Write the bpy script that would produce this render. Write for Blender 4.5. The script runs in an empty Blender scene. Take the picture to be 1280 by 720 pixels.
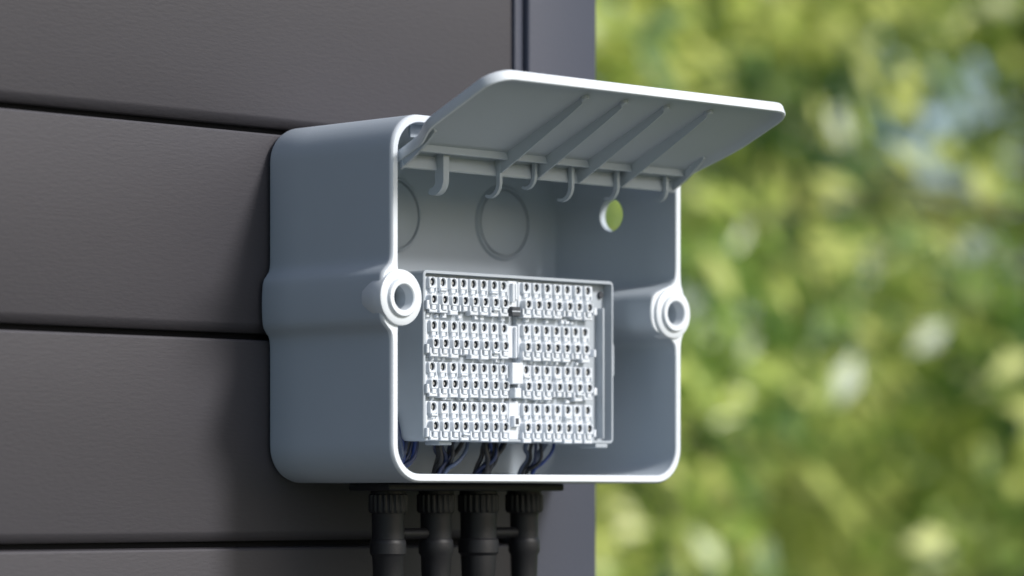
import bpy, bmesh, math, random
import numpy as np
from mathutils import Vector, noise, Matrix
random.seed(7); np.random.seed(7)
S=bpy.context.scene
S.view_settings.view_transform='Standard'; S.view_settings.look='None'; S.view_settings.exposure=0
S.unit_settings.system='METRIC'
W,H,D=0.3213,0.2805,0.147
GZ=-1.35

# ------------------------------------------------ materials
def mat(name,col,rough=0.5,var=0.06,scale=8.0,bump=0.0,bscale=300.0,metal=0.0,spec=0.5,col2=None,aniso=None):
    m=bpy.data.materials.new(name); m.use_nodes=True
    nt=m.node_tree; b=nt.nodes['Principled BSDF']
    b.inputs['Roughness'].default_value=rough; b.inputs['Metallic'].default_value=metal
    b.inputs['Specular IOR Level'].default_value=spec
    tc=nt.nodes.new('ShaderNodeTexCoord'); mp=nt.nodes.new('ShaderNodeMapping')
    nt.links.new(tc.outputs['Object'],mp.inputs['Vector'])
    if aniso: mp.inputs['Scale'].default_value=aniso
    n=nt.nodes.new('ShaderNodeTexNoise'); n.inputs['Scale'].default_value=scale; n.inputs['Detail'].default_value=5
    nt.links.new(mp.outputs['Vector'],n.inputs['Vector'])
    r=nt.nodes.new('ShaderNodeValToRGB')
    c2=col2 if col2 else tuple(min(1,c*(1+var)) for c in col)
    c1=tuple(c*(1-var) for c in col)
    r.color_ramp.elements[0].position=0.3; r.color_ramp.elements[1].position=0.7
    r.color_ramp.elements[0].color=(*c1,1); r.color_ramp.elements[1].color=(*c2,1)
    nt.links.new(n.outputs['Fac'],r.inputs['Fac']); nt.links.new(r.outputs['Color'],b.inputs['Base Color'])
    mr=nt.nodes.new('ShaderNodeMapRange'); mr.inputs['To Min'].default_value=max(0,rough-0.06); mr.inputs['To Max'].default_value=min(1,rough+0.08)
    nt.links.new(n.outputs['Fac'],mr.inputs['Value']); nt.links.new(mr.outputs['Result'],b.inputs['Roughness'])
    if bump>0:
        n2=nt.nodes.new('ShaderNodeTexNoise'); n2.inputs['Scale'].default_value=bscale; n2.inputs['Detail'].default_value=3
        nt.links.new(mp.outputs['Vector'],n2.inputs['Vector'])
        bp=nt.nodes.new('ShaderNodeBump'); bp.inputs['Strength'].default_value=bump; bp.inputs['Distance'].default_value=0.001
        nt.links.new(n2.outputs['Fac'],bp.inputs['Height']); nt.links.new(bp.outputs['Normal'],b.inputs['Normal'])
    return m
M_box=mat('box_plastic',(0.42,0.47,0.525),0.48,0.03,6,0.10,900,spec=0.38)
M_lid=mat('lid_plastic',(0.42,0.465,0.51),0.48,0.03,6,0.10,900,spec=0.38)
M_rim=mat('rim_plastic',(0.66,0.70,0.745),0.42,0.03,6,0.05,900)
M_white=mat('terminal_white',(0.65,0.69,0.745),0.40,0.06,60)
M_tray=mat('tray_plastic',(0.38,0.42,0.465),0.45,0.03,10)
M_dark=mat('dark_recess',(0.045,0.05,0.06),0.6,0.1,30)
M_metal=mat('screw_metal',(0.40,0.41,0.43),0.35,0.1,50,metal=0.9)
M_side=mat('painted_siding',(0.053,0.050,0.0575),0.50,0.10,2.2,0.2,260,aniso=(0.5,0.5,1.6),spec=0.4)
M_trim=mat('painted_trim',(0.052,0.057,0.080),0.5,0.06,3.0,0.2,260,spec=0.4)
M_gap=mat('gap_dark',(0.006,0.006,0.008),0.8,spec=0.2)
M_black=mat('black_gland',(0.009,0.009,0.011),0.50,0.15,20,0.1,500,spec=0.35)
M_blue=mat('wire_blue',(0.015,0.035,0.15),0.4)
M_navy=mat('wire_navy',(0.012,0.020,0.06),0.4)
M_blk=mat('wire_black',(0.010,0.010,0.012),0.4)
M_gry=mat('wire_grey',(0.05,0.07,0.12),0.4)
M_bark=mat('bark',(0.16,0.15,0.085),0.9,0.35,12,0.8,40)
M_grass=mat('grass',(0.08,0.12,0.03),0.9,0.3,0.8,0.5,30,col2=(0.15,0.20,0.05))
M_roof=mat('roof_metal',(0.05,0.05,0.055),0.5)
M_conc=mat('concrete',(0.3,0.29,0.27),0.85,0.15,6,0.5,60)
M_bounce=mat('bounce_gravel',(0.12,0.12,0.125),0.9,0.4,60,0.9,90)  # neutral grey for the added bounce strip by the house

# ------------------------------------------------ helpers
def empty(name):
    e=bpy.data.objects.new(name,None); S.collection.objects.link(e); e.empty_display_size=0.05; return e
def mobj(name,vs,fs,mats,parent=None,smooth=40,fm=None):
    me=bpy.data.meshes.new(name); me.from_pydata([tuple(v) for v in vs],[],fs)
    if not isinstance(mats,(list,tuple)): mats=[mats]
    for m in mats: me.materials.append(m)
    if fm is not None: me.polygons.foreach_set('material_index',fm)
    bm=bmesh.new(); bm.from_mesh(me); bmesh.ops.recalc_face_normals(bm,faces=bm.faces); bm.to_mesh(me); bm.free()
    if smooth:
        me.polygons.foreach_set('use_smooth',[True]*len(me.polygons)); me.set_sharp_from_angle(angle=math.radians(smooth))
    me.update()
    o=bpy.data.objects.new(name,me); S.collection.objects.link(o)
    if parent: o.parent=parent
    return o
def box(name,x0,x1,y0,y1,z0,z1,m,parent=None,bev=0.0,seg=2):
    vs=[(x,y,z) for x in (x0,x1) for y in (y0,y1) for z in (z0,z1)]
    fs=[(0,1,3,2),(4,6,7,5),(0,4,5,1),(2,3,7,6),(0,2,6,4),(1,5,7,3)]
    o=mobj(name,vs,fs,m,parent,0)
    if bev>0:
        bm=bmesh.new(); bm.from_mesh(o.data)
        bmesh.ops.bevel(bm,geom=list(bm.edges),offset=bev,segments=seg,profile=0.5,affect='EDGES')
        bm.to_mesh(o.data); bm.free()
        o.data.polygons.foreach_set('use_smooth',[True]*len(o.data.polygons)); o.data.set_sharp_from_angle(angle=math.radians(50))
    return o
def loft(name,loops,m,parent=None,capa=True,capb=True,smooth=35,rows=None):
    n=len(loops[0]); vs=[p for l in loops for p in l]; fs=[];fm=[]
    for i in range(len(loops)-1):
        for j in range(n):
            k=(j+1)%n; fs.append((i*n+j,i*n+k,(i+1)*n+k,(i+1)*n+j)); fm.append(1 if rows and i in rows else 0)
    if capa: fs.append(tuple(range(n))); fm.append(0)
    if capb: fs.append(tuple((len(loops)-1)*n+j for j in range(n))); fm.append(0)
    return mobj(name,vs,fs,m,parent,smooth,fm if rows else None)
def lathe(name,prof,c,axis,m,parent=None,n=48,capa=True,capb=True,knurl=None,smooth=35):
    loops=[]
    for idx,(r,h) in enumerate(prof):
        l=[]
        for j in range(n):
            a=2*math.pi*j/n; rr=r
            if knurl and idx in knurl: rr=r*(1.0 if j%4<2 else 0.93)
            if axis=='Y': l.append((c[0]+rr*math.cos(a),c[1]+h,c[2]+rr*math.sin(a)))
            elif axis=='Z': l.append((c[0]+rr*math.cos(a),c[1]+rr*math.sin(a),c[2]+h))
            else: l.append((c[0]+h,c[1]+rr*math.cos(a),c[2]+rr*math.sin(a)))
        loops.append(l)
    return loft(name,loops,m,parent,capa,capb,smooth)
def curve(name,pts,r,m,parent=None):
    cu=bpy.data.curves.new(name,'CURVE'); cu.dimensions='3D'; cu.bevel_depth=r; cu.bevel_resolution=4; cu.resolution_u=10
    sp=cu.splines.new('NURBS'); sp.points.add(len(pts)-1)
    for p,q in zip(sp.points,pts): p.co=(*q,1)
    sp.use_endpoint_u=True; sp.order_u=3
    cu.materials.append(m); cu.use_fill_caps=True
    o=bpy.data.objects.new(name,cu); S.collection.objects.link(o)
    if parent: o.parent=parent
    return o
def booldiff(o,cutters):
    for c in cutters:
        md=o.modifiers.new('b','BOOLEAN'); md.operation='DIFFERENCE'; md.object=c; md.solver='EXACT'
    bpy.context.view_layer.update()
    dg=bpy.context.evaluated_depsgraph_get()
    me=bpy.data.meshes.new_from_object(o.evaluated_get(dg))
    o.modifiers.clear(); o.data=me
    me.polygons.foreach_set('use_smooth',[True]*len(me.polygons)); me.set_sharp_from_angle(angle=math.radians(35))
    for c in cutters: bpy.data.objects.remove(c,do_unlink=True)

# ------------------------------------------------ enclosure shell
enc=empty('electrical_junction_box')
LZ=0.140
def outline(x0,x1,z0,z1,r,hl,hr,y,n=10,m=70,pl=7.0,pr=9.0):
    r=r-0.003
    P=[]
    b=lambda z,p,s:1/(1+(abs(z-LZ)/s)**p)
    def arc(cx,cz,a0):
        for i in range(n+1):
            a=a0+math.pi/2*i/n; P.append((cx+r*math.cos(a),y,cz+r*math.sin(a)))
    arc(x1-r,z1-r,0); arc(x0+r,z1-r,math.pi/2)
    sl=0.0235 if hl<0 else 0.0165; sr=0.0215 if hr>0 else 0.0205
    def rnd(z,h,s,p):
        v=b(z,p,s); 
        q=max(0.0,1-(abs(z-LZ)/(s*1.02))**2)
        return h*(0.62*v+0.38*v*math.sqrt(q))
    for i in range(1,m):
        z=(z1-r)+(z0-z1+2*r)*i/m; P.append((x0+rnd(z,hl,sl,11.0 if hl<0 else 12.0),y,z))
    arc(x0+r,z0+r,math.pi); arc(x1-r,z0+r,1.5*math.pi)
    for i in range(1,m):
        z=(z0+r)+(z1-z0-2*r)*i/m; P.append((x1+rnd(z,hr,sr,pr),y,z))
    return P
T=0.0065
F0,F1,F2=0.018,-0.030,0.004
loops=[]
loops.append(outline(0.004,W-0.004,0.004,H-0.004,0.028,-0.008,0.004,-0.002))
loops.append(outline(0.001,W-0.001,0.001,H-0.001,0.031,-0.0085,0.004,-0.0035))
loops.append(outline(0,W,0,H,0.032,-0.009,0.004,-0.007))
for t in (0.25,0.5,0.75):
    loops.append(outline(0,W,0,H,0.032,-0.009-0.002*t,0.004,-0.007-(D-0.014)*t))
loops.append(outline(0,W,0,H,0.032,-0.011,0.004,-D+0.0055))
loops.append(outline(0,W,0,H,0.032,-0.011,0.004,-D+0.003))
loops.append(outline(0.0004,W-0.0004,0.0004,H-0.0004,0.0316,-0.011,0.004,-D+0.001))
loops.append(outline(0.0014,W-0.0014,0.0014,H-0.0014,0.0306,-0.011,0.004,-D))
loops.append(outline(T-0.0008,W-T+0.0008,T-0.0008,H-T+0.0008,0.0265,F0,F1,-D))
loops.append(outline(T,W-T,T,H-T,0.0255,F0,F1,-D+0.001))
loops.append(outline(T,W-T,T,H-T,0.0255,F0,F1,-D+0.006))
loops.append(outline(T,W-T,T,H-T,0.0255,F0,F1,-D+0.03))
loops.append(outline(T,W-T,T,H-T,0.0255,0.018,-0.030,-0.012))
loops.append(outline(T+0.002,W-T-0.002,T+0.002,H-T-0.002,0.0235,0.018,-0.030,-0.008))
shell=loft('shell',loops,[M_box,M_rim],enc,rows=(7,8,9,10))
cut=[]
LUG=[(0.0072,LZ,0.0215),(W-0.0125,LZ-0.001,0.0205)]
for i,(lx,lz,R) in enumerate(LUG):
    cut.append(lathe('c%d'%i,[(0.0098,-D-0.01),(0.0098,-D+0.035)],(lx,0,lz),'Y',M_box,n=40))
cut.append(lathe('ch',[(0.0135,-0.02),(0.0135,0.02)],(W-0.003,-0.073,0.2245),'X',M_box,n=40))
booldiff(shell,cut)
for i,(lx,lz,R) in enumerate(LUG):
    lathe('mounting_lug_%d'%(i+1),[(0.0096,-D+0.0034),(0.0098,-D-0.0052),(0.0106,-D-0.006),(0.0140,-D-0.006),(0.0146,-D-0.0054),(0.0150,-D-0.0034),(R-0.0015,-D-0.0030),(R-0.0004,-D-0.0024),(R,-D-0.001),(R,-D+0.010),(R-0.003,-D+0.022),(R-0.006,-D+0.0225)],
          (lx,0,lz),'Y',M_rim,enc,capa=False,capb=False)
    lathe('lug_screw_%d'%(i+1),[(0.0001,-D+0.012),(0.003,-D+0.0115),(0.0075,-D+0.013),(0.0085,-D+0.015),(0.0085,-D+0.034)],(lx,0,lz),'Y',M_tray,enc,n=32)
for i,x in enumerate((0.126,0.251)):
    lathe('knockout_ring_%d'%(i+1),[(0.0284,-0.0075),(0.0284,-0.0106),(0.0290,-0.0110),(0.0302,-0.0104),(0.0312,-0.0090),(0.0316,-0.0075)],(x,0,0.218),'Y',M_box,enc,n=72,capa=False,capb=False)
    lathe('knockout_disc_%d'%(i+1),[(0.0001,-0.0106),(0.0262,-0.0106),(0.0268,-0.0102),(0.0269,-0.0075)],(x,0,0.218),'Y',M_box,enc,n=72,capa=False,capb=False)
box('rear_mount_pad',0.03,W-0.03,-0.0022,0.006,0.03,H-0.03,M_box,enc)
box('top_inner_rail',0.03,W-0.03,-D+0.012,-D+0.0145,H-T-0.010,H-T+0.001,M_box,enc,0.0006)

# ------------------------------------------------ lid
th=math.radians(23.4); y0=-D+0.006; z0=0.2470; LL=0.1335
def LP(x,v,w): return (x, y0-v*math.cos(th)+w*math.sin(th), z0+v*math.sin(th)+w*math.cos(th))
def lid_out(off,w):
    xa,xb=-0.0035+off,0.3275-off; na,nb=0.0085+off,0.3135-off; v1=LL-off; v0=0.0+off*0.6; r=max(0.003,0.020-off)
    P=[]
    N=14
    P.append((na,v0)); P.append((nb,v0))
    for i in range(N+1):
        t=i/N; s=t*t*(3-2*t); P.append((nb+(xb-nb)*s,0.008+0.070*t))
    for i in range(N+1):
        a=math.pi/2*i/N; P.append((xb-r+r*math.cos(a),v1-r+r*math.sin(a)))
    for i in range(N+1):
        a=math.pi/2+math.pi/2*i/N; P.append((xa+r+r*math.cos(a),v1-r+r*math.sin(a)))
    for i in range(N+1):
        t=1-i/N; s=t*t*(3-2*t); P.append((na+(xa-na)*s,0.024+0.034*t))
    return [LP(x,v,w) for x,v in P]
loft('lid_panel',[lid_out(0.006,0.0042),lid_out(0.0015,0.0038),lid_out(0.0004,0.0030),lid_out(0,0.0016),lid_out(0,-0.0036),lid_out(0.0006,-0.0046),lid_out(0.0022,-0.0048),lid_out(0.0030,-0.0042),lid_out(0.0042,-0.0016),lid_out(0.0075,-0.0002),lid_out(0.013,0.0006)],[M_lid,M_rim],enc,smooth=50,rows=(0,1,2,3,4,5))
RX=[0.109,0.152,0.199,0.248]
for i,x in enumerate(RX):
    t=0.0009; sec=[]
    for v,h in ((0.004,0.011),(0.03,0.0095),(0.06,0.0074),(0.09,0.0052),(0.108,0.0034),(0.112,0.0012)):
        sec.append([LP(x-t*1.6,v,0.0012),LP(x-t,v,-h*0.5),LP(x-t*0.8,v,-h),LP(x+t*0.8,v,-h),LP(x+t,v,-h*0.5),LP(x+t*1.6,v,0.0012)])
    loft('lid_rib_%d'%(i+1),sec,M_lid,enc)
    a=[];
    for r,w in ((0.0034,0.001),(0.0034,-0.0018),(0.0026,-0.0026)):
        a.append([LP(x+r*math.cos(2*math.pi*j/20),0.112+r*math.sin(2*math.pi*j/20),w) for j in range(20)])
    loft('lid_rib_boss_%d'%(i+1),a,M_lid,enc)
loft('lid_hinge_flange',[[LP(x,0.002,0.001),LP(x,0.002,-0.0095),LP(x,0.0028,-0.0105),LP(x,0.0040,-0.0100),LP(x,0.0048,-0.008),LP(x,0.0060,0.001)] for x in (0.0095,0.3120)],M_lid,enc)
loft('lid_cross_rib',[[LP(x,0.019,0.001),LP(x,0.0192,-0.005),LP(x,0.0205,-0.005),LP(x,0.0212,0.001)] for x in (0.013,0.308)],M_lid,enc)
def hook(name,x,wd,drop,curl,t=0.0022):
    n=12; yb=y0-0.010; zt=z0+0.005
    out=[(yb-t,zt)];inn=[(yb+t,zt)]
    zc=zt-drop+curl
    for i in range(n+1):
        a=math.pi+ math.radians(115)*i/n; tt=t*(1-.5*i/n)
        out.append((yb+curl+(curl+tt)*math.cos(a), zc+(curl+tt)*math.sin(a)))
        inn.append((yb+curl+(curl-tt)*math.cos(a), zc+(curl-tt)*math.sin(a)))
    poly=out+inn[::-1]
    m=len(poly)
    vs=[(x-wd/2,a,b) for a,b in poly]+[(x+wd/2,a,b) for a,b in poly]
    fs=[]
    k=len(out)
    for i in range(k-1):
        j=m-1-i
        fs.append((i,i+1,j-1,j)); fs.append((m+i,m+j,m+j-1,m+i+1))
    for i in range(m):
        j=(i+1)%m; fs.append((i,j,m+j,m+i))
    mobj(name,vs,fs,M_lid,enc,40)
for i,(x,wd,dr,cu,tt) in enumerate([(0.048,0.006,0.029,0.008,.0048),(0.109,0.0028,0.029,0.010,.0020),(0.1475,0.0028,0.020,0.009,.0018),(0.1885,0.0028,0.027,0.010,.0020),(0.2405,0.0028,0.023,0.009,.0020),(0.298,0.0030,0.021,0.008,.0020)]):
    hook('lid_hook_%d'%(i+1),x,wd,dr,cu,tt)
for i,x in enumerate((0.0115,0.3100)):
    loft('lid_arm_%d'%(i+1),[[LP(x-0.0012,v,0.001),LP(x-0.0012,v,-h),LP(x+0.0012,v,-h),LP(x+0.0012,v,0.001)] for v,h in ((0.0,0.010),(0.02,0.008),(0.035,0.005),(0.045,0.002))],M_lid,enc)

# ------------------------------------------------ terminal tray
tx0,tx1,tz0,tz1,ty=0.060,0.272,0.0325,0.165,-0.117
tr=empty('terminal_block'); 
t=0.0022
def rr(x0,x1,z0,z1,r,y,n=5):
    P=[]
    for cx,cz,a0 in ((x1-r,z1-r,0),(x0+r,z1-r,.5),(x0+r,z0+r,1),(x1-r,z0+r,1.5)):
        for i in range(n+1):
            a=math.pi*(a0+.5*i/n); P.append((cx+r*math.cos(a),y,cz+r*math.sin(a)))
    return P
loft('tray',[rr(tx0,tx1,tz0,tz1,0.004,-0.045),rr(tx0,tx1,tz0,tz1,0.004,ty+0.0006),rr(tx0+.0006,tx1-.0006,tz0+.0006,tz1-.0006,0.0036,ty),
  rr(tx0+t,tx1-t,tz0+t,tz1-t,0.002,ty),rr(tx0+t,tx1-t,tz0+t,tz1-t,0.002,ty+0.009)],M_tray,tr)
box('tray_side_tab',tx1-0.0005,tx1+0.0042,ty+0.003,ty+0.0055,0.088,0.114,M_tray,tr,0.0008)
box('tray_side_tab_web',tx1-0.0005,tx1+0.0020,ty+0.004,ty+0.03,0.086,0.116,M_tray,tr,0.0006)
box('tray_inner_step',tx1-0.0115,tx1-0.0095,ty+0.001,ty+0.0095,tz0+0.004,tz1-0.022,M_tray,tr,0.0005)
box('tray_standoff_1',0.08,0.10,-0.046,-0.007,0.06,0.14,M_tray,tr)
box('tray_standoff_2',0.23,0.25,-0.046,-0.007,0.06,0.14,M_tray,tr)
box('tray_foot_1',tx1-0.020,tx1-0.006,ty+0.001,ty+0.02,tz0-0.0035,tz0+0.001,M_tray,tr,0.0006)
box('tray_foot_2',tx0+0.02,tx0+0.034,ty+0.004,ty+0.02,tz0-0.003,tz0+0.001,M_tray,tr,0.0006)
lathe('tray_screw',[(0.0001,ty-0.0005+0.007),(0.0024,ty+0.0065),(0.0028,ty+0.0075),(0.0028,ty+0.010)],(tx1-0.0075,0,tz1-0.011),'Y',M_dark,tr,n=20)

V=[];F=[];FM=[]
def add_ring_cell(cx,cz,w,h,yb,yf,rh,rec=0.0045,hz=0.0):
    n=16; base=len(V)
    def rrp(w,h,r,y):
        P=[]
        for sx,sz,a0 in ((1,1,0),(-1,1,.5),(-1,-1,1),(1,-1,1.5)):
            for i in range(4):
                a=math.pi*(a0+.5*i/3); P.append((cx+sx*(w/2-r)+r*math.cos(a),y,cz+sz*(h/2-r)+r*math.sin(a)))
        return P
    def circ(r,y,sq=1.25):
        P=[]
        for q in range(4):
            for i in range(4):
                a=math.pi*(q*.5+.5*(i+.5)/4); P.append((cx+r*math.cos(a),y,cz+hz+r*sq*math.sin(a)))
        return P
    L=[rrp(w,h,.0014,yb),rrp(w,h,.0014,yf+.0009),rrp(w-.0012,h-.0012,.0012,yf),circ(rh+.0005,yf),circ(rh-.0001,yf+.0010),circ(rh-.0002,yf+rec)]
    for l in L: V.extend(l)
    for i in range(len(L)-1):
        for j in range(n):
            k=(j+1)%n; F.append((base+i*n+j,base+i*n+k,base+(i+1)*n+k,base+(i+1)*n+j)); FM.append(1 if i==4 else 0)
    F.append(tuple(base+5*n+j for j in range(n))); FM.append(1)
    b2=len(V); L=[circ(rh*.55,yf+rec),circ(rh*.55,yf+rec-.0022),circ(rh*.40,yf+rec-.0027)]
    for l in L: V.extend(l)
    for i in range(2):
        for j in range(n):
            k=(j+1)%n; F.append((b2+i*n+j,b2+i*n+k,b2+(i+1)*n+k,b2+(i+1)*n+j)); FM.append(2)
    F.append(tuple(b2+2*n+j for j in range(n))); FM.append(2)
def add_box(x0,x1,y0_,y1,z0_,z1,mi=0,c=0.0005):
    b=len(V)
    for (a,bb,cc,d,yy) in ((x0,x1,z0_,z1,y1),(x0,x1,z0_,z1,y0_+c),(x0+c,x1-c,z0_+c,z1-c,y0_)):
        V.extend([(a,yy,cc),(bb,yy,cc),(bb,yy,d),(a,yy,d)])
    for i in range(2):
        for j in range(4):
            k=(j+1)%4; F.append((b+i*4+j,b+i*4+k,b+(i+1)*4+k,b+(i+1)*4+j)); FM.append(mi)
    F.append((b+8,b+9,b+10,b+11)); FM.append(mi); F.append((b,b+1,b+2,b+3)); FM.append(mi)
rows=[(0.1605,0.1335),(0.1268,0.0995),(0.0945,0.0685),(0.0640,0.0345)]
rng=random.Random(3)
yb=ty+0.0085
for (xa,xb) in ((0.0632,0.1518),(0.1652,0.2440)):
    add_box(xa,xb,ty+0.0045,yb+.0001,0.0352,0.1595,3,.0006)
    for g in (0.1302,0.0970,0.0662):
        n_=int((xb-xa)/0.0058)
        for q in range(n_):
            if rng.random()<.45: 
                xx=xa+.001+q*0.0058; add_box(xx,xx+rng.uniform(.002,.0045),ty+rng.uniform(.0005,.002),ty+.005,g-.0016,g+rng.uniform(.0005,.002),0,.0003)
for ri,(zt,zb) in enumerate(rows):
    hh=zt-zb
    for (xa,xb,nc) in ((0.0635+(0.0012 if ri%2 else 0),0.1515,8),(0.1655,0.2465-(0.003 if ri==1 else 0),7)):
        add_box(xa-.0008,xb+.0008,ty+0.0020,yb,zb+.0005,zt-.0005)
        p=(xb-xa)/nc
        for c in range(nc):
            cx=xa+p*(c+.5)
            for li in range(2):
                cz=zt-hh*(0.25+0.5*li)
                yf=ty-0.0010-(0.0024 if li else 0)-rng.random()*0.0007
                jx=rng.uniform(-.0003,.0003)
                ch=hh*(0.34 if li==0 else .30)
                add_ring_cell(cx+jx,cz+hh*.06,p*0.72,ch,ty+.003,yf,0.0024,hz=.0005)
                add_box(cx-p*.20+jx,cx+p*.20+jx,yf+.0004,yf+.005,cz-hh*.225,cz-hh*.09,0,.0005)
                if li==0:
                    add_box(cx+p*.40,cx+p*.50,yf+.0010,yf+.004,cz-hh*.19,cz+hh*.22,0,.0002)
                else:
                    add_box(cx-p*.47,cx-p*.30,yf+.0016,yf+.006,cz-hh*.23,cz-hh*.05,0,.0003)
                if rng.random()<.12:
                    add_box(cx-p*.3,cx+p*.3,yf-.0012,yf+.003,cz-hh*.16,cz-hh*.11,0,.0003)
        for c in range(nc):
            cx=xa+p*(c+.5)
            if rng.random()<.85: add_box(cx-p*.42,cx+p*.36,ty-0.0024,ty+.004,zb-.0012-rng.random()*.0014,zb+.0012,0,.0005)
    if ri==0:
        add_box(.1535,.1635,ty+.002,yb,zb+.004,zt); add_box(.1540,.1630,ty-.0025,ty+.003,zb-.001,zb+.0065,1); add_box(.1540,.1630,ty-.0030,ty,zb+.0022,zb+.0032)
        add_box(.1555,.1580,ty-.0015,yb,zb+.010,zt-.002); add_box(.1595,.1620,ty-.0005,yb,zb+.012,zt-.002)
    elif ri==1:
        add_box(.1530,.1640,ty+.002,yb,zb,zt-.002); add_box(.1590,.1600,ty-.001,yb,zb,zt-.003)
    elif ri==2:
        add_box(.1525,.1648,ty-.004,yb,zb+.010,zt+.001); add_box(.1550,.1622,ty-.0045,yb,zb-.001,zb+.007)
    else:
        add_box(.1535,.1640,ty+.001,yb,zb,zt+.001); add_box(.1555,.1622,ty-.003,yb,zb+.010,zb+.019); add_box(.1570,.1607,ty-.0034,ty,zb+.012,zb+.017,1)
    add_box(.2462,.2500-(.001*(ri%2)),ty-.003,yb,zb+.003,zb+.009)
    add_box(.0612,.0640,ty-.003,yb,zb+.001,zb+.008)
o=mobj('terminal_modules',V,F,[M_white,M_dark,M_metal,M_tray],tr,35,FM)
tr.parent=enc

# ------------------------------------------------ wires
wm=[M_blue,M_navy,M_blk,M_blk,M_gry,M_blk,M_navy]
gx=[0.0612,0.1126,0.1592,0.2106]
k=0
for gi,g in enumerate(gx):
    for j in range(11 if gi<3 else 7):
        k+=1
        a=rng.uniform(0,6.28); r0=rng.uniform(0.002,0.008)
        sx=g+rng.uniform(-0.010,0.020); 
        yy=-0.075+r0*math.sin(a)
        mid=-0.082-rng.random()*0.014
        curve('wire_%d'%k,[(g+r0*math.cos(a),yy,-0.004),(g+r0*math.cos(a),yy-.004,0.010),((g*.6+sx*.4)+rng.uniform(-.004,.004),mid,0.015+rng.random()*.008),(sx,mid+.002,0.029),(sx+rng.uniform(-.003,.003),-0.090,0.040),(sx,-0.085,0.055)],rng.uniform(0.0013,0.0021),wm[rng.randrange(7)],enc)

# ------------------------------------------------ glands & conduits
gl=empty('cable_gland_assembly')
box('flange_plate',0.040,0.232,-0.100,-0.052,-0.0062,-0.0003,M_black,gl,0.0015)
for i,g in enumerate(gx):
    R=0.0155 if i!=2 else 0.0168
    c=(g,-0.075,0)
    lathe('gland_nut_%d'%(i+1),[(R*.9,-.0055),(R*.9,-.0085),(R,-.0095),(R,-.0215),(R*.93,-.0235),(R*.8,-.024)],c,'Z',M_black,gl,n=80,knurl=(2,3),smooth=25)
    rb=[0.0128,0.0124,0.0146,0.0114][i]
    lathe('gland_body_%d'%(i+1),[(R*.85,-.022),(rb*1.02,-.0245),(rb,-.028),(rb,-.044),(rb*1.10,-.0455),(rb*1.12,-.048),(rb*1.12,-.0555),(rb*.98,-.058),(rb*.93,-.075),(rb*.86,-.080),(rb*.86,-.14),(rb*.80,-.142),(rb*.80,-.20)],c,'Z',M_black,gl,n=48)
    pr=[];z=-0.195; 
    while z>GZ-0.02:
        pr+= [(rb*.74,z),(rb*.80,z-.002),(rb*.80,z-.006),(rb*.74,z-.008)]; z-=.010
    lathe('conduit_%d'%(i+1),pr,c,'Z',M_black,gl,n=24)
for i in range(3):
    if i==1: continue
    lathe('gland_link_%d'%(i+1),[(0.0035,0),(0.0045,.001),(0.0045,gx[i+1]-gx[i]-.001),(0.0035,gx[i+1]-gx[i])],(gx[i],-0.075,-0.040),'X',M_black,gl,n=20)
box('conduit_clamp_bar',0.035,0.236,-0.062,-0.054,-0.24,-0.222,M_black,gl,0.001)
box('conduit_clamp_standoff_1',0.085,0.090,-0.055,0.004,-0.236,-0.226,M_black,gl)
box('conduit_clamp_standoff_2',0.185,0.190,-0.055,0.004,-0.236,-0.226,M_black,gl)

# ------------------------------------------------ house
hs=empty('siding_house')
XC=0.3643
pitch=0.1632; g0=0.2785
def prof(zlow,zhigh):
    return [(-0.013,zlow+0.0020),(-0.0068,zlow+0.0022),(-0.0056,zlow+0.0028),(-0.0010,zlow+0.0085),(0,zlow+0.0105),(0.0,zhigh-0.0052),(-0.0010,zhigh-0.0036),(-0.0085,zhigh-0.0026),(-0.013,zhigh-0.0025)]
zs=[]; z=g0
while z>GZ+0.25: z-=pitch
while z<1.75: zs.append(z); z+=pitch
Vh=[];Fh=[]
def board(z0b,z1b,a0,a1,face):
    P=prof(z0b,z1b); b=len(Vh); n=len(P)
    for a in (a0,a1):
        for o_,zz in P:
            Vh.append((a,-o_,zz) if face=='F' else (XC-0.004+o_,a,zz))
    for i in range(n-1): Fh.append((b+i,b+i+1,b+n+i+1,b+n+i))
    Fh.append(tuple(range(b,b+n))); Fh.append(tuple(range(b+n,b+2*n)))
    Fh.append((b,b+n,b+2*n-1,b+n-1))
for i in range(len(zs)-1):
    board(zs[i],zs[i+1],-4.2,0.2690,'F'); board(zs[i],zs[i+1],0.095,3.4,'S')
mobj('siding_boards',Vh,Fh,M_side,hs,30)
box('wall_core',-4.2,XC-0.018,0.014,3.4,GZ-0.05,zs[-1],M_gap,hs)
box('trim_channel',0.2705,0.2795,-0.0030,0.013,zs[0],zs[-1],M_trim,hs,0.001)
box('corner_trim_front',0.2825,XC,-0.0075,0.0140,zs[0],zs[-1],M_trim,hs,0.002)
box('corner_trim_side',XC-0.018,XC-0.0005,0.0145,0.090,zs[0],zs[-1],M_trim,hs,0.002)
box('foundation',-4.19,XC-0.012,0.006,3.39,GZ-0.2,zs[0]-0.003,M_conc,hs,0.004)
box('eave_board',-4.35,XC+0.10,-0.12,3.5,zs[-1]+0.002,zs[-1]+0.16,M_trim,hs,0.004)
vs=[(-4.4,-.15,zs[-1]+.165),(XC+.13,-.15,zs[-1]+.165),(XC+.13,3.53,zs[-1]+.165),(-4.4,3.53,zs[-1]+.165),(-4.4,1.7,zs[-1]+1.2),(XC+.13,1.7,zs[-1]+1.2)]
mobj('roof',vs,[(0,1,5,4),(3,4,5,2),(0,4,3),(1,2,5),(0,3,2,1)],M_roof,hs,0)

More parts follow.
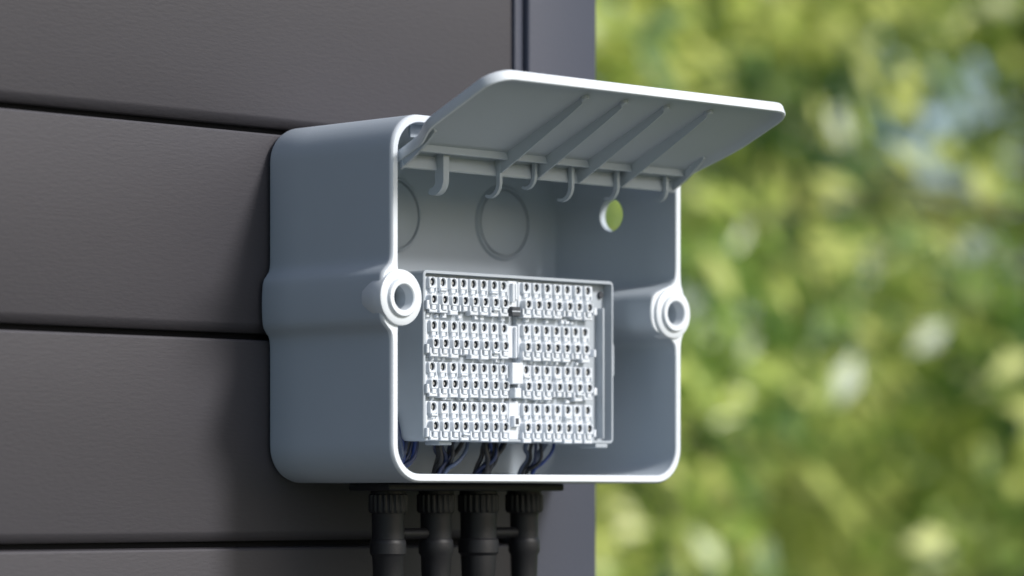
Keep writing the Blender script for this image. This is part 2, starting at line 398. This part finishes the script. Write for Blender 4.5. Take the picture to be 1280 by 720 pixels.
# ------------------------------------------------ ground
N=60; vs=[];fs=[]
xs=np.sign(np.linspace(-1,1,N))*np.abs(np.linspace(-1,1,N))**3*700
for a in xs:
    for b in xs:
        rr_=math.hypot(a,b); zz=GZ+ (0.05*noise.noise(Vector((a*.15,b*.15,0))) if rr_>8 else 0)
        vs.append((a,b,zz))
for i in range(N-1):
    for j in range(N-1): fs.append((i*N+j,(i+1)*N+j,(i+1)*N+j+1,i*N+j+1))
mobj('ground',vs,fs,M_grass,None,60)
box('bounce_strip',-5.5,2.2,-3.2,-0.002,GZ-0.05,GZ+0.02,M_bounce,None,0.005)  # unseen strip added to keep green grass bounce off the lid underside

d=Vector((0.698,0.716,0)).normalized(); r=Vector((0.716,-0.698,0)).normalized()
C=Vector((0,-D,0))-2.57*d+0.0907*r; C.z=-0.0103

# ------------------------------------------------ foliage
def leafmat(name):
    m=bpy.data.materials.new(name); m.use_nodes=True; nt=m.node_tree
    for n in list(nt.nodes): nt.nodes.remove(n)
    out=nt.nodes.new('ShaderNodeOutputMaterial'); at=nt.nodes.new('ShaderNodeAttribute'); at.attribute_name='leafcol'
    df=nt.nodes.new('ShaderNodeBsdfDiffuse')
    tl=nt.nodes.new('ShaderNodeBsdfTranslucent'); mx=nt.nodes.new('ShaderNodeMixShader'); mx.inputs[0].default_value=0.42
    gl_=nt.nodes.new('ShaderNodeBsdfGlossy'); gl_.inputs['Roughness'].default_value=.35; mx2=nt.nodes.new('ShaderNodeMixShader'); mx2.inputs[0].default_value=.06
    nt.links.new(at.outputs['Color'],df.inputs['Color']); nt.links.new(at.outputs['Color'],tl.inputs['Color'])
    nt.links.new(df.outputs[0],mx.inputs[1]); nt.links.new(tl.outputs[0],mx.inputs[2]); nt.links.new(mx.outputs[0],mx2.inputs[1]); nt.links.new(gl_.outputs[0],mx2.inputs[2]); nt.links.new(mx2.outputs[0],out.inputs['Surface'])
    return m
M_leaf=leafmat('leaf')
def leaves(name,P,size,parent,seed,bright=1.0,cs=1.3):
    rs=np.random.RandomState(seed); n=len(P)
    nrm=rs.normal(size=(n,3)); nrm[:,2]=np.abs(nrm[:,2])*0.7; nrm+=np.array([0.1,-1.2,0.7]); nrm/=np.linalg.norm(nrm,axis=1)[:,None]
    ax=rs.normal(size=(n,3)); ax[:,2]-=0.9
    ax-= (ax*nrm).sum(1)[:,None]*nrm; ax/=np.linalg.norm(ax,axis=1)[:,None]
    bx=np.cross(nrm,ax); s=(size*rs.uniform(.6,1.3,n))[:,None]
    P=np.asarray(P)
    v=np.stack([P-ax*s,P+bx*s*.42+nrm*s*.08,P+ax*s,P-bx*s*.42+nrm*s*.08],1).reshape(-1,3)
    me=bpy.data.meshes.new(name); me.vertices.add(4*n); me.vertices.foreach_set('co',v.ravel())
    me.loops.add(4*n); me.loops.foreach_set('vertex_index',np.arange(4*n)); me.polygons.add(n)
    me.polygons.foreach_set('loop_start',np.arange(n)*4); me.polygons.foreach_set('loop_total',np.full(n,4)); me.update(calc_edges=True)
    ca=np.array([0.11,0.22,0.05]); cb=np.array([0.43,0.57,0.11]); cc=np.array([0.76,0.80,0.26])
    nv=np.array([noise.noise(Vector(p)*cs+Vector((seed,0,0))) for p in P])
    f=np.clip(0.54+nv*2.1+rs.normal(size=n)*.15,0,1)[:,None]
    col=np.where(f<.5,ca+(cb-ca)*f*2,cb+(cc-cb)*(f-.5)*2)*bright
    col=np.repeat(np.concatenate([col,np.ones((n,1))],1),4,0)
    a=me.color_attributes.new('leafcol','FLOAT_COLOR','POINT'); a.data.foreach_set('color',col.ravel())
    me.materials.append(M_leaf)
    o=bpy.data.objects.new(name,me); S.collection.objects.link(o); o.parent=parent
def limb(V,F,a,b,r0,r1,n=7):
    a=Vector(a);b=Vector(b);t=(b-a).normalized(); u=t.orthogonal().normalized(); w=t.cross(u); k=len(V)
    for p,rr_ in ((a,r0),(b,r1)):
        for j in range(n):
            an=2*math.pi*j/n; V.append(tuple(p+u*rr_*math.cos(an)+w*rr_*math.sin(an)))
    for j in range(n): F.append((k+j,k+(j+1)%n,k+n+(j+1)%n,k+n+j))
def tree(name,bx,by,h,cr,nl,size,seed,thr=-0.05,bright=1.0,low=0.4):
    rs=random.Random(seed); e=empty(name); Vt=[];Ft=[]
    p=Vector((bx,by,GZ-.1)); rad=.02*h/2+.035; prev=rad
    nseg=8; tops=[]
    for i in range(nseg):
        q=p+Vector((rs.uniform(-.12,.12),rs.uniform(-.12,.12),h*.9/nseg)); nr=rad*(1-.85*(i+1)/nseg)
        limb(Vt,Ft,p,q,prev,nr); tops.append((q.copy(),nr)); p=q; prev=nr
    strands=[]
    for i in range(34):
        q,nr=tops[rs.randrange(1,nseg)]
        an=rs.uniform(0,6.283); L=cr*rs.uniform(.5,1.0)*(1-.45*max(0,(q.z-GZ)/h-.5)); 
        a=q.copy(); rr_=nr*.4+.006
        up=rs.uniform(.1,.6)
        for s in range(5):
            t=(s+1)/5
            b=a+Vector((math.cos(an)*L/5,math.sin(an)*L/5,L/5*(up-1.1*t)+rs.uniform(-.05,.05))); an+=rs.uniform(-.25,.25)
            limb(Vt,Ft,a,b,rr_,rr_*.68,5); rr_*=.68; a=b
            for _ in range(3): strands.append((b.copy(),rs.uniform(.3,1.2)))
    mobj('trunk_and_limbs',Vt,Ft,M_bark,e,60)
    P=[]; tries=0
    while len(P)<nl and tries<nl*9:
        tries+=1
        c,L=strands[rs.randrange(len(strands))]
        t=rs.random(); sp=.13+.16*rs.random()
        q=c+Vector((rs.gauss(0,sp),rs.gauss(0,sp),rs.gauss(0,.15)-t*L))
        if q.z<GZ+low: continue
        if noise.noise(q*1.7+Vector((seed*3.1,0,0)))+.35*noise.noise(q*5.0)<thr: continue
        P.append(q)
    leaves('crown',P,size,e,seed,bright)
def at(dist,px):
    u=(px-640)/4250; p=C+dist*(d+u*r); return p.x,p.y
x,y=at(9.2,640); tree('willow_tree',x,y,4.6,1.8,7500,.065,11,.06,1.0)
x,y=at(10.5,1330); tree('willow_tree.001',x,y,5.0,2.0,8000,.07,12,0.10,1.0)
x,y=at(14,1040); tree('willow_tree.002',x,y,6.0,2.4,7000,.095,13,0.08,1.0)
x,y=at(15,1700); tree('willow_tree.003',x,y,6.5,2.6,5500,.11,14,0.08,.95)
x,y=at(17,560); tree('willow_tree.004',x,y,6.5,2.6,5500,.11,15,0.08,.95)
rs=random.Random(5); P=[]
while len(P)<6000:
    dist=rs.uniform(30,44); px=rs.uniform(-2500,4200)
    u=(px-640)/4250; b=C+dist*(d+u*r)
    top=0.8+1.7*abs(noise.noise(Vector((b.x*.16,b.y*.16,3))))*2
    b.z=GZ+rs.random()**.8*top
    if noise.noise(b*.55)<-.12: continue
    P.append(b)
e=empty('distant_trees'); leaves('foliage_mass',P,.34,e,21,.95,.35)

# ------------------------------------------------ light
el=math.radians(35); sd=Vector((0.30,-1,0)).normalized()*math.cos(el)+Vector((0,0,math.sin(el)))
L=bpy.data.lights.new('sun','SUN'); L.energy=3.5; L.angle=math.radians(10); L.color=(1,.985,.96)
lo=bpy.data.objects.new('sun',L); S.collection.objects.link(lo); lo.rotation_mode='QUATERNION'; lo.rotation_quaternion=sd.to_track_quat('Z','Y'); lo.location=(2,-6,5)
w=bpy.data.worlds.new('World'); S.world=w; w.use_nodes=True; nt=w.node_tree
sk=nt.nodes.new('ShaderNodeTexSky'); sk.sky_type='NISHITA'; sk.sun_disc=False; sk.sun_elevation=el; sk.sun_rotation=math.atan2(sd.x,sd.y); sk.air_density=1.0; sk.dust_density=2.0; sk.ozone_density=1.2
bg=nt.nodes['Background']; nt.links.new(sk.outputs[0],bg.inputs['Color']); bg.inputs['Strength'].default_value=0.15

cd=bpy.data.cameras.new('camera'); cam=bpy.data.objects.new('camera',cd); S.collection.objects.link(cam)
cam.location=C; cam.rotation_euler=(math.radians(90),0,math.atan2(d.y,d.x)-math.pi/2)
cd.sensor_width=36; cd.lens=4250/1280*36; cd.shift_y=260/1280; cd.clip_start=.05; cd.clip_end=2500
cd.dof.use_dof=True; cd.dof.focus_distance=2.63; cd.dof.aperture_fstop=3.2
S.camera=cam
